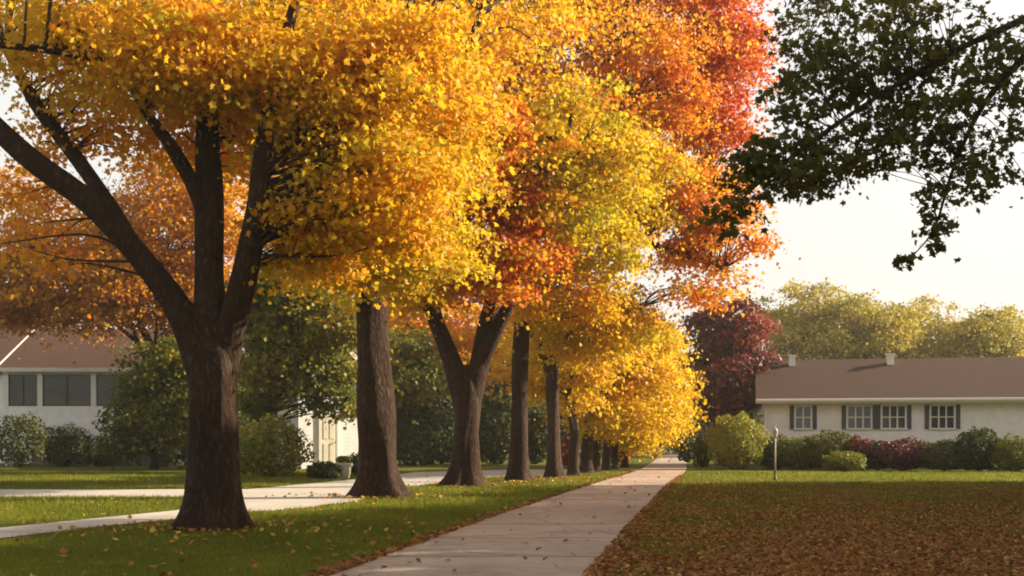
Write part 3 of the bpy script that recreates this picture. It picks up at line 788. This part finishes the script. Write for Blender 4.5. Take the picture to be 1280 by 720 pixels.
ti = np.clip(.45 + patch + rng.normal(size=n) * .17, 0, 1)
tag(link('grass', big_mesh('grass', v.reshape(-1, 3), np.arange(n * 3).reshape(-1, 3), np.repeat(ti, 3)), M_blade), 'mown green grass covering the lawns either side of the sidewalk', 'grass', kind='stuff')

# fallen leaves
def litter(P, size, tint, z=.035):
    n = len(P)
    pos = np.column_stack([P, z + .02 * rng.random(n)])
    return leaf_arrays(pos, size * rng.uniform(.6, 1.25, n), np.clip(tint + rng.normal(size=n) * .22, 0, 1), rng, np.tile((0, 0, 1.7), (n, 1)), True, 0)
parts = []
# under the dark tree: the lawn beside the sidewalk
nn = 120000
y = 9.6 * (33.5 / 9.6) ** rng.random(nn); x = walk_c(y) + walk_hw(y) + rng.random(nn) * (y * .43 + 1.5 - walk_c(y))
dens = np.clip(1.35 - (y - 10) / 27, .34, 1) * (0.5 + 0.5 * (np.sin(x * 1.3 + y * .4) * np.sin(y * .9 - x * .5) > -.25)) * np.clip((x - walk_c(y) - walk_hw(y)) * .6 + .45, 0, 1)
drift = np.clip(.75 + .55 * np.sin(x * .8 + 1.7 * np.sin(y * .35)) * np.sin(y * .6 + x * .3) + .35 * np.sin(x * 2.9 - y * 1.3) * np.sin(y * 2.1 + x), .12, 1.4)
k = rng.random(nn) < dens * (.35 + .65 * drift) * .95
parts.append(litter(np.stack([x, y], 1)[k], .046, .54, .03))
# drift along the near edge of the sidewalk
nn = 1700
y = 9.6 * (46 / 9.6) ** rng.random(nn); x = walk_c(y) - walk_hw(y) - np.abs(rng.normal(size=nn)) * .10 + .04
parts.append(litter(np.stack([x, y], 1), .065, .45, .028))
nn = 1400
y = 9.6 * (40 / 9.6) ** rng.random(nn); x = walk_c(y) + walk_hw(y) + np.abs(rng.normal(size=nn)) * .15 - .05
parts.append(litter(np.stack([x, y], 1), .065, .5, .028))
# scattered on the slabs and over the other lawn
nn = 90
y = 9.6 * (40 / 9.6) ** rng.random(nn); x = walk_c(y) + (rng.random(nn) * 2 - 1) * walk_hw(y)
parts.append(litter(np.stack([x, y], 1), .07, .35, .034))
nn = 750
P = sample_lawn(nn, 9.6, 36); P = P[P[:, 0] < walk_c(P[:, 1]) - 1.0]
parts.append(litter(P, .075, .68, .04))
# under the row trees
for bx, by in ((265, 662), (473, 622), (583, 608), (650, 602), (692, 598)):
    X0, Y0 = gp(bx, by)
    q = rng.normal(size=(240, 2)) * np.array((1.0, .8)) + np.array((X0, Y0))
    parts.append(litter(q, .075, .8, .04))
V, Q, T, off = [], [], [], 0
for v, f, t in parts:
    V.append(v); Q.append(f + off); T.append(t); off += len(v)
tag(link('fallen_leaves', big_mesh('fallen_leaves', np.vstack(V), np.vstack(Q), np.concatenate(T)), M_litter), 'brown and orange fallen leaves scattered over lawn and sidewalk edges', 'leaves', kind='stuff')

# ------------------------------------------------------------------ houses
def siding(name, c, board=.16):
    m, nt, out = mat(name)
    tc = N(nt, 'ShaderNodeTexCoord')
    sx = N(nt, 'ShaderNodeSeparateXYZ'); nt.links.new(tc.outputs['Object'], sx.inputs[0])
    fr = math_n(nt, 'FRACT', math_n(nt, 'DIVIDE', sx.outputs['Z'], board))
    n1 = N(nt, 'ShaderNodeTexNoise', i_Scale=2.5, i_Detail=5.0); nt.links.new(tc.outputs['Object'], n1.inputs['Vector'])
    col = ramp(nt, n1.outputs['Fac'], [(.3, tuple(k * .86 for k in c)), (.65, c)])
    p = N(nt, 'ShaderNodeBsdfPrincipled', i_Roughness=.55); nt.links.new(col, p.inputs['Base Color'])
    b = N(nt, 'ShaderNodeBump', i_Strength=.8, i_Distance=.015); b.invert = True
    nt.links.new(fr, b.inputs['Height']); nt.links.new(b.outputs[0], p.inputs['Normal'])
    nt.links.new(p.outputs[0], out.inputs[0])
    return m


def shingles(name, c1, c2, c3):
    m, nt, out = mat(name)
    tc = N(nt, 'ShaderNodeTexCoord')
    br = N(nt, 'ShaderNodeTexBrick', i_Scale=1.0); br.inputs['Brick Width'].default_value = .45; br.inputs['Row Height'].default_value = .16; br.inputs['Mortar Size'].default_value = .012
    br.inputs['Color1'].default_value = (*c1, 1); br.inputs['Color2'].default_value = (*c2, 1); br.inputs['Mortar'].default_value = (*[k * .55 for k in c1], 1)
    mp = N(nt, 'ShaderNodeMapping'); mp.inputs['Rotation'].default_value = (0, 0, 0)
    nt.links.new(tc.outputs['Object'], mp.inputs[0]); nt.links.new(mp.outputs[0], br.inputs['Vector'])
    n1 = N(nt, 'ShaderNodeTexNoise', i_Scale=.9, i_Detail=6.0, i_Roughness=.65); nt.links.new(tc.outputs['Object'], n1.inputs['Vector'])
    mm = N(nt, 'ShaderNodeMixRGB', blend_type='MIX'); nt.links.new(ramp(nt, n1.outputs['Fac'], [(.35, (.15, .15, .15)), (.7, (.7, .7, .7))]), mm.inputs[0])
    nt.links.new(br.outputs['Color'], mm.inputs[1]); mm.inputs[2].default_value = (*c3, 1)
    p = N(nt, 'ShaderNodeBsdfPrincipled', i_Roughness=.9); p.inputs['Specular IOR Level'].default_value = .2
    nt.links.new(mm.outputs[0], p.inputs['Base Color'])
    b = N(nt, 'ShaderNodeBump', i_Strength=.5, i_Distance=.01); nt.links.new(br.outputs['Fac'], b.inputs['Height']); b.invert = True
    nt.links.new(b.outputs[0], p.inputs['Normal'])
    nt.links.new(p.outputs[0], out.inputs[0])
    return m


def glass(name, c=(.03, .035, .04), rough=.08):
    m, nt, out = mat(name)
    p = N(nt, 'ShaderNodeBsdfPrincipled', i_Roughness=rough)
    tc = N(nt, 'ShaderNodeTexCoord'); n1 = N(nt, 'ShaderNodeTexNoise', i_Scale=1.3, i_Detail=3.0); nt.links.new(tc.outputs['Object'], n1.inputs['Vector'])
    nt.links.new(ramp(nt, n1.outputs['Fac'], [(.35, c), (.65, tuple(k * 2.2 for k in c))]), p.inputs['Base Color'])
    p.inputs['Specular IOR Level'].default_value = .7
    nt.links.new(p.outputs[0], out.inputs[0])
    return m


M_white = siding('white clapboard', (.86, .86, .855))
M_trim = surf('white trim paint', [(.3, (.70, .69, .66)), (.7, (.80, .79, .76))], 3, rough=.5)
M_roof = shingles('brown shingles', (.080, .044, .031), (.100, .055, .039), (.070, .041, .031))
M_roof2 = shingles('weathered brown shingles', (.10, .056, .042), (.125, .07, .052), (.09, .055, .043))
M_glass = glass('window glass')
M_curtain = surf('pale curtain', [(.3, (.45, .44, .44)), (.7, (.62, .6, .58))], 5, rough=.9, stretch=(6, 6, .3))
M_shut = surf('slate shutters', [(.3, (.06, .066, .085)), (.7, (.10, .108, .13))], 4, rough=.6)
M_brick = surf('grey foundation', [(.3, (.16, .15, .14)), (.7, (.26, .24, .22))], 8, rough=.9, bump=.3)
M_cream = surf('cream door paint', [(.3, (.70, .65, .54)), (.7, (.80, .75, .64))], 2, rough=.5)
M_screen = glass('porch screens', (.030, .030, .028), .35)
M_metal = surf('dark metal', [(.3, (.03, .03, .032)), (.7, (.06, .06, .06))], 6, rough=.5, metal=.6)
M_post = surf('pale post paint', [(.3, (.42, .39, .32)), (.7, (.55, .51, .43))], 6, rough=.6)


def window(parent, x0, x1, z0, z1, y, mullions=1, shutters=0.0, name='window'):
    """on a wall facing -y whose surface is at local y"""
    t = .07
    fr = MB()
    fr.box(x0 - t, x1 + t, y - .05, y + .02, z1, z1 + t); fr.box(x0 - t, x0, y - .05, y + .02, z0, z1); fr.box(x1, x1 + t, y - .05, y + .02, z0, z1)
    for k in range(1, mullions + 1):
        xm = x0 + (x1 - x0) * k / (mullions + 1)
        fr.box(xm - .03, xm + .03, y - .04, y - .012, z0, z1)
    zm = (z0 + z1) / 2
    fr.box(x0, x1, y - .034, y - .013, zm - .022, zm + .022)
    f = fr.build('window', M_trim, parent)
    MB().box(x0, x1, y - .010, y + .02, z0, z1).build('pane', M_glass, f)
    MB().box(x0 - t - .03, x1 + t + .03, y - .09, y + .02, z0 - .07, z0 - .002).build('sill', M_trim, f)
    if shutters:
        for xs in (x0 - t - .02 - shutters, x1 + t + .02):
            s = MB(); s.box(xs, xs + shutters, y - .045, y - .004, z0 - .05, z1 + .05)
            for k in range(9):
                zz = z0 + (z1 - z0) * (k + .5) / 9
                s.box(xs + .05, xs + shutters - .05, y - .058, y - .047, zz - .03, zz + .03)
            s.build('shutter', M_shut, parent)
    return f


# --- ranch house with brown roof
HX0, HY, HR = 11.15, 53.0, math.radians(-11)
def house_x(px, dy=0.0):
    k = (px - CX) / F
    ox, oy = HX0 - dy * math.sin(HR), HY + dy * math.cos(HR)
    return (k * oy - ox) / (math.cos(HR) - k * math.sin(HR))
L, D = 17.0, 8.6
r = empty('ranch_house', (HX0, HY, 0), 'low white ranch house with long brown roof and dark shuttered windows behind a hedge', 'house', rz=HR)
w = MB(); w.box(0, L, 0, D, .35, 2.80)
w.prism_x([(0, 2.802), (D, 2.802), (D / 2, 4.72)], .004, L - .004)
w.build('wall', M_white, r)
MB().box(.02, L - .02, .02, D - .02, 0, .348).build('foundation', M_brick, r)
ov = .55
zr = 4.86; sl = (zr - 2.86) / (D / 2 + ov)
rf = MB(); rf.prism_x([(-ov, 2.86), (D / 2, zr), (D + ov, 2.86), (D + ov, 3.0), (D / 2, zr + .14), (-ov, 3.0)], -.38, L + .38)
roof = rf.build('roof', M_roof, r)
for px in (990, 1113):
    xv = house_x(px, D / 2 - .7)
    zb = zr + .14 - .7 * sl - .12
    v = MB(); v.box(xv - .15, xv + .15, D / 2 - .82, D / 2 - .52, zb, zb + .52); v.box(xv - .2, xv + .2, D / 2 - .87, D / 2 - .47, zb + .522, zb + .60)
    v.build('roof_vent', M_trim, roof)
fa = MB(); fa.box(-.38, L + .38, -ov - .04, -ov - .003, 2.80, 2.995); fa.build('fascia', M_trim, r)
MB().box(-.3, L + .3, -ov + .002, -.004, 2.805, 2.855).build('soffit', M_trim, r)
gu = MB(); gu.box(-.36, L + .36, -ov - .14, -ov - .043, 2.87, 2.98); gu.build('gutter', M_trim, r, bevel=.02)
for xp in (.12, L - .2):
    MB().box(xp, xp + .08, -.075, -.008, .1, 2.79).build('downspout', M_trim, r, bevel=.012)
for (a, b_, mull) in ((995, 1013, 1), (1060, 1088, 2), (1103, 1131, 2), (1164, 1192, 2)):
    x0, x1 = house_x(a), house_x(b_)
    window(r, x0, x1, 1.72, 2.66, 0, mull, .18)

# --- porch house
PX0, PY = -23.7, 56.0
L, D = 8.4, 8.0
r = empty('porch_house', (PX0, PY, 0), 'two storey white house with brown roof and dark screened upper porch behind dark shrubs', 'house')
Z1, Z2, Z3 = 1.40, 2.78, 4.28
MB().box(.0, L, 0, .16, Z1, Z2).box(0, L, .16, D, Z1, Z1 + .2).build('porch_wall', M_white, r)
MB().box(0, L, 2.6, D, Z1 + .2, Z3).prism_x([(0, 4.42), (D, 4.42), (D / 2, 6.45)], .06, .2).prism_x([(0, 4.42), (D, 4.42), (D / 2, 6.45)], L - .2, L - .06).build('wall', M_white, r)
MB().box(.2, L - .2, 2.8, D - .1, 0, Z1 - .002).build('lower_wall', M_brick, r)
MB().box(-.05, L + .05, -.06, D, Z3 + .002, Z3 + .14).build('porch_beam', M_trim, r)
posts = [0.08] + [((px - CX) / F * PY - PX0) for px in (50, 117)] + [6.7, L - .08]
for x in posts:
    MB().box(x - .12, x + .12, -.025, .20, Z2 + .002, Z3).build('porch_post', M_trim, r)
for a, b_ in zip(posts[:-1], posts[1:]):
    s = MB(); s.box(a + .12, b_ - .12, .07, .10, Z2 + .06, Z3 - .02)
    sc = s.build('porch_screen', M_screen, r)
    xm = (a + b_) / 2
    MB().box(xm - .03, xm + .03, .05, .066, Z2 + .06, Z3 - .02).box(a + .12, b_ - .12, .03, .066, Z2 + .003, Z2 + .058).build('screen_frame', M_metal, sc)
for x in [((px - CX) / F * PY - PX0) for px in (10, 116)] + [L - .2]:
    MB().box(x - .13, x + .13, .02, .26, 0, Z1 - .003).build('pillar', M_trim, r)
ov = .5
rf = MB(); rf.prism_x([(-ov, 4.425), (D / 2, 6.62), (D + ov, 4.425), (D + ov, 4.56), (D / 2, 6.76), (-ov, 4.56)], -.1, L + .3)
rf.build('roof', M_roof2, r)
bb = MB(); bb.prism_x([(-ov - .02, 4.36), (D / 2, 6.55), (D / 2, 6.79), (-ov - .02, 4.60)], -.16, -.103).prism_x([(D + ov, 4.36), (D / 2, 6.55), (D / 2, 6.79), (D + ov, 4.60)], -.16, -.103)
bb.build('barge_board', M_trim, r)
MB().box(-.1, L + .3, -ov - .05, -ov - .003, 4.36, 4.55).build('fascia', M_trim, r)
# lower neighbouring wing beyond the gable
r = empty('neighbour_house', (-37.2, 62, 0), 'neighbouring house with greyish brown roof past the gable of the porch house', 'house')
MB().box(0, 12.6, 0, 8, 0, 4.6).prism_x([(0, 4.602), (8, 4.602), (4, 6.9)], .05, 12.55).build('wall', M_white, r)
MB().prism_x([(-.5, 4.62), (4, 7.2), (8.5, 4.62), (8.5, 4.76), (4, 7.34), (-.5, 4.76)], -.3, 12.8).build('roof', M_roof2, r)
for x in (2.5, 6.2, 10):
    window(r, x - .5, x + .5, 2.9, 4.2, 0, 0, 0)

# --- small white gabled building
GX0, GY = -8.9, 50.0
Wd, D, GR = 3.6, 4.6, math.radians(26)
def garage_x(px):
    k = (px - CX) / F
    return (k * GY - GX0) / (math.cos(GR) - k * math.sin(GR))
r = empty('garage', (GX0, GY, 0), 'small white gabled building behind the olive green tree and flaring trunk', 'building', rz=GR)
MB().box(0, Wd, 0, D, 0, 3.25).prism([(0, 3.252), (Wd, 3.252), (Wd / 2, 5.15)], .004, D - .004).build('wall', M_white, r)
rf = MB()
rf.prism([(-.35, 3.00), (Wd / 2, 5.24), (Wd + .35, 3.00), (Wd + .35, 3.14), (Wd / 2, 5.39), (-.35, 3.14)], -.35, D + .35)
rf.build('roof', M_roof2, r)
bb = MB(); bb.prism([(-.37, 2.94), (Wd / 2, 5.16), (Wd / 2, 5.40), (-.37, 3.15)], -.40, -.353); bb.prism([(Wd + .37, 3.15), (Wd / 2, 5.40), (Wd / 2, 5.16), (Wd + .37, 2.94)], -.40, -.353)
bb.build('barge_board', M_trim, r)
x0, x1 = garage_x(401), garage_x(420)
d = MB(); d.box(x0, x1, -.05, .01, .06, 2.2)
for zz in (.3, 1.25):
    d.box(x0 + .1, (x0 + x1) / 2 - .04, -.065, -.052, zz, zz + .75); d.box((x0 + x1) / 2 + .04, x1 - .1, -.065, -.052, zz, zz + .75)
dd = d.build('door', M_cream, r)
MB().lathe([(.03, 1.08), (.04, 1.1), (.03, 1.12)], (x1 - .07, -.10), 8).build('handle', M_metal, dd)
MB().box(x0 - .1, x0 - .003, -.06, .01, 0, 2.3).box(x1 + .003, x1 + .1, -.06, .01, 0, 2.3).box(x0 - .003, x1 + .003, -.06, .01, 2.203, 2.3).build('door_frame', M_trim, r)

# --- small things on the lawns
X, Yp = gp(969, 601)
r = empty('garden_post', (X, Yp, 0), 'slender pale post with small knobbed head standing on the bright strip of lawn', 'post')
MB().lathe([(.06, 0), (.06, .05), (.036, .09), (.032, .3)], n=14).build('base', M_metal, r, True)
MB().lathe([(.026, .302), (.025, .8), (.024, 1.26)], n=14).build('shaft', M_post, r, True)
MB().lathe([(.026, 1.262), (.06, 1.29), (.068, 1.36), (.072, 1.44), (.085, 1.455), (.06, 1.52), (.018, 1.55), (.022, 1.575), (.004, 1.60)], n=14).build('head', M_post, r, True)
X, Yp = gp(430, 599)
r = empty('planter', (X, Yp, 0), 'pale square planter by the driveway beside the flaring trunk', 'planter')
MB().prism([(-.16, 0), (.16, 0), (.21, .42), (-.21, .42)], -.19, .19).build('pot', M_post, r, bevel=.015)
MB().box(-.24, .24, -.22, .22, .424, .50).build('rim', M_post, r, bevel=.012)
rngp = np.random.default_rng(3); dd_ = unit(rngp.normal(size=(420, 3)))
v, f, t = leaf_arrays(dd_ * np.array((.26, .24, .15)) * rngp.uniform(.4, 1, (420, 1)) + np.array((0, 0, .58)), np.full(420, .08), np.clip(.6 + rngp.normal(size=420) * .2, 0, 1), rngp, dd_, False, .2)
link('foliage', big_mesh('foliage', v, f, t), M_green, r)

# ------------------------------------------------------------------ the autumn air
m, nt, out = mat('hazy air')
pv = N(nt, 'ShaderNodeVolumePrincipled'); pv.inputs['Color'].default_value = (1, .95, .86, 1); pv.inputs['Density'].default_value = .0006; pv.inputs['Anisotropy'].default_value = .3
nt.links.new(pv.outputs[0], out.inputs['Volume'])
tag(MB().box(-305, 305, -65, 305, -1, 24).build('haze', m), kind='stuff')

# ------------------------------------------------------------------ camera, light, sky
cam = bpy.data.cameras.new('camera'); co = bpy.data.objects.new('camera', cam); COL.objects.link(co)
co.location = (0, 0, EYE); co.rotation_euler = (PI / 2, 0, 0)
cam.sensor_width = 36; cam.lens = 36 * F / 1280; cam.shift_y = (HZ - 360) / 1280
cam.clip_start = .1; cam.clip_end = 5000
SC.camera = co

AZ, EL = math.radians(12), math.radians(23)           # the sun stands to the right and somewhat behind the trees
sd = Vector((math.cos(EL) * math.cos(AZ), math.cos(EL) * math.sin(AZ), math.sin(EL)))
sun = bpy.data.lights.new('sun', 'SUN'); so = bpy.data.objects.new('sun', sun); COL.objects.link(so)
sun.energy = 5.0; sun.angle = math.radians(.6); sun.color = (1, .84, .62)
so.rotation_euler = sd.to_track_quat('Z', 'Y').to_euler()

W = bpy.data.worlds.new('World'); SC.world = W; W.use_nodes = True
nt = W.node_tree
bg = nt.nodes['Background']
sky = nt.nodes.new('ShaderNodeTexSky'); sky.sky_type = 'NISHITA'; sky.sun_disc = False
sky.sun_elevation = EL; sky.sun_rotation = math.pi / 2 - AZ
sky.air_density = 1.0; sky.dust_density = 6.0; sky.ozone_density = .6
# thin bright high cloud over the clear sky
tc = nt.nodes.new('ShaderNodeTexCoord'); cn = nt.nodes.new('ShaderNodeTexNoise'); cn.inputs['Scale'].default_value = 2.2; cn.inputs['Detail'].default_value = 6
nt.links.new(tc.outputs['Generated'], cn.inputs['Vector'])
mx = nt.nodes.new('ShaderNodeMixRGB'); mx.inputs[2].default_value = (5.0, 4.88, 4.62, 1)
nt.links.new(math_n(nt, 'MULTIPLY_ADD', cn.outputs['Fac'], .5, .52, True), mx.inputs[0])
nt.links.new(sky.outputs[0], mx.inputs[1])
sz = nt.nodes.new('ShaderNodeSeparateXYZ'); nt.links.new(tc.outputs['Generated'], sz.inputs[0])
mr = nt.nodes.new('ShaderNodeMapRange'); nt.links.new(sz.outputs['Z'], mr.inputs[0])
mr.inputs[1].default_value = .35; mr.inputs[2].default_value = .8; mr.inputs[3].default_value = .90; mr.inputs[4].default_value = .45
vs = nt.nodes.new('ShaderNodeVectorMath'); vs.operation = 'SCALE'; nt.links.new(mx.outputs[0], vs.inputs[0]); nt.links.new(mr.outputs[0], vs.inputs['Scale'])
nt.links.new(vs.outputs[0], bg.inputs[0]); bg.inputs[1].default_value = .096

SC.view_settings.view_transform = 'Standard'; SC.view_settings.look = 'None'; SC.view_settings.exposure = 1.35; SC.view_settings.gamma = 1
SC.render.engine = 'CYCLES'
SC.cycles.max_bounces = 8; SC.cycles.diffuse_bounces = 4; SC.cycles.transmission_bounces = 4; SC.cycles.glossy_bounces = 3
SC.cycles.use_denoising = True
SC.cycles.filter_width = 1.9
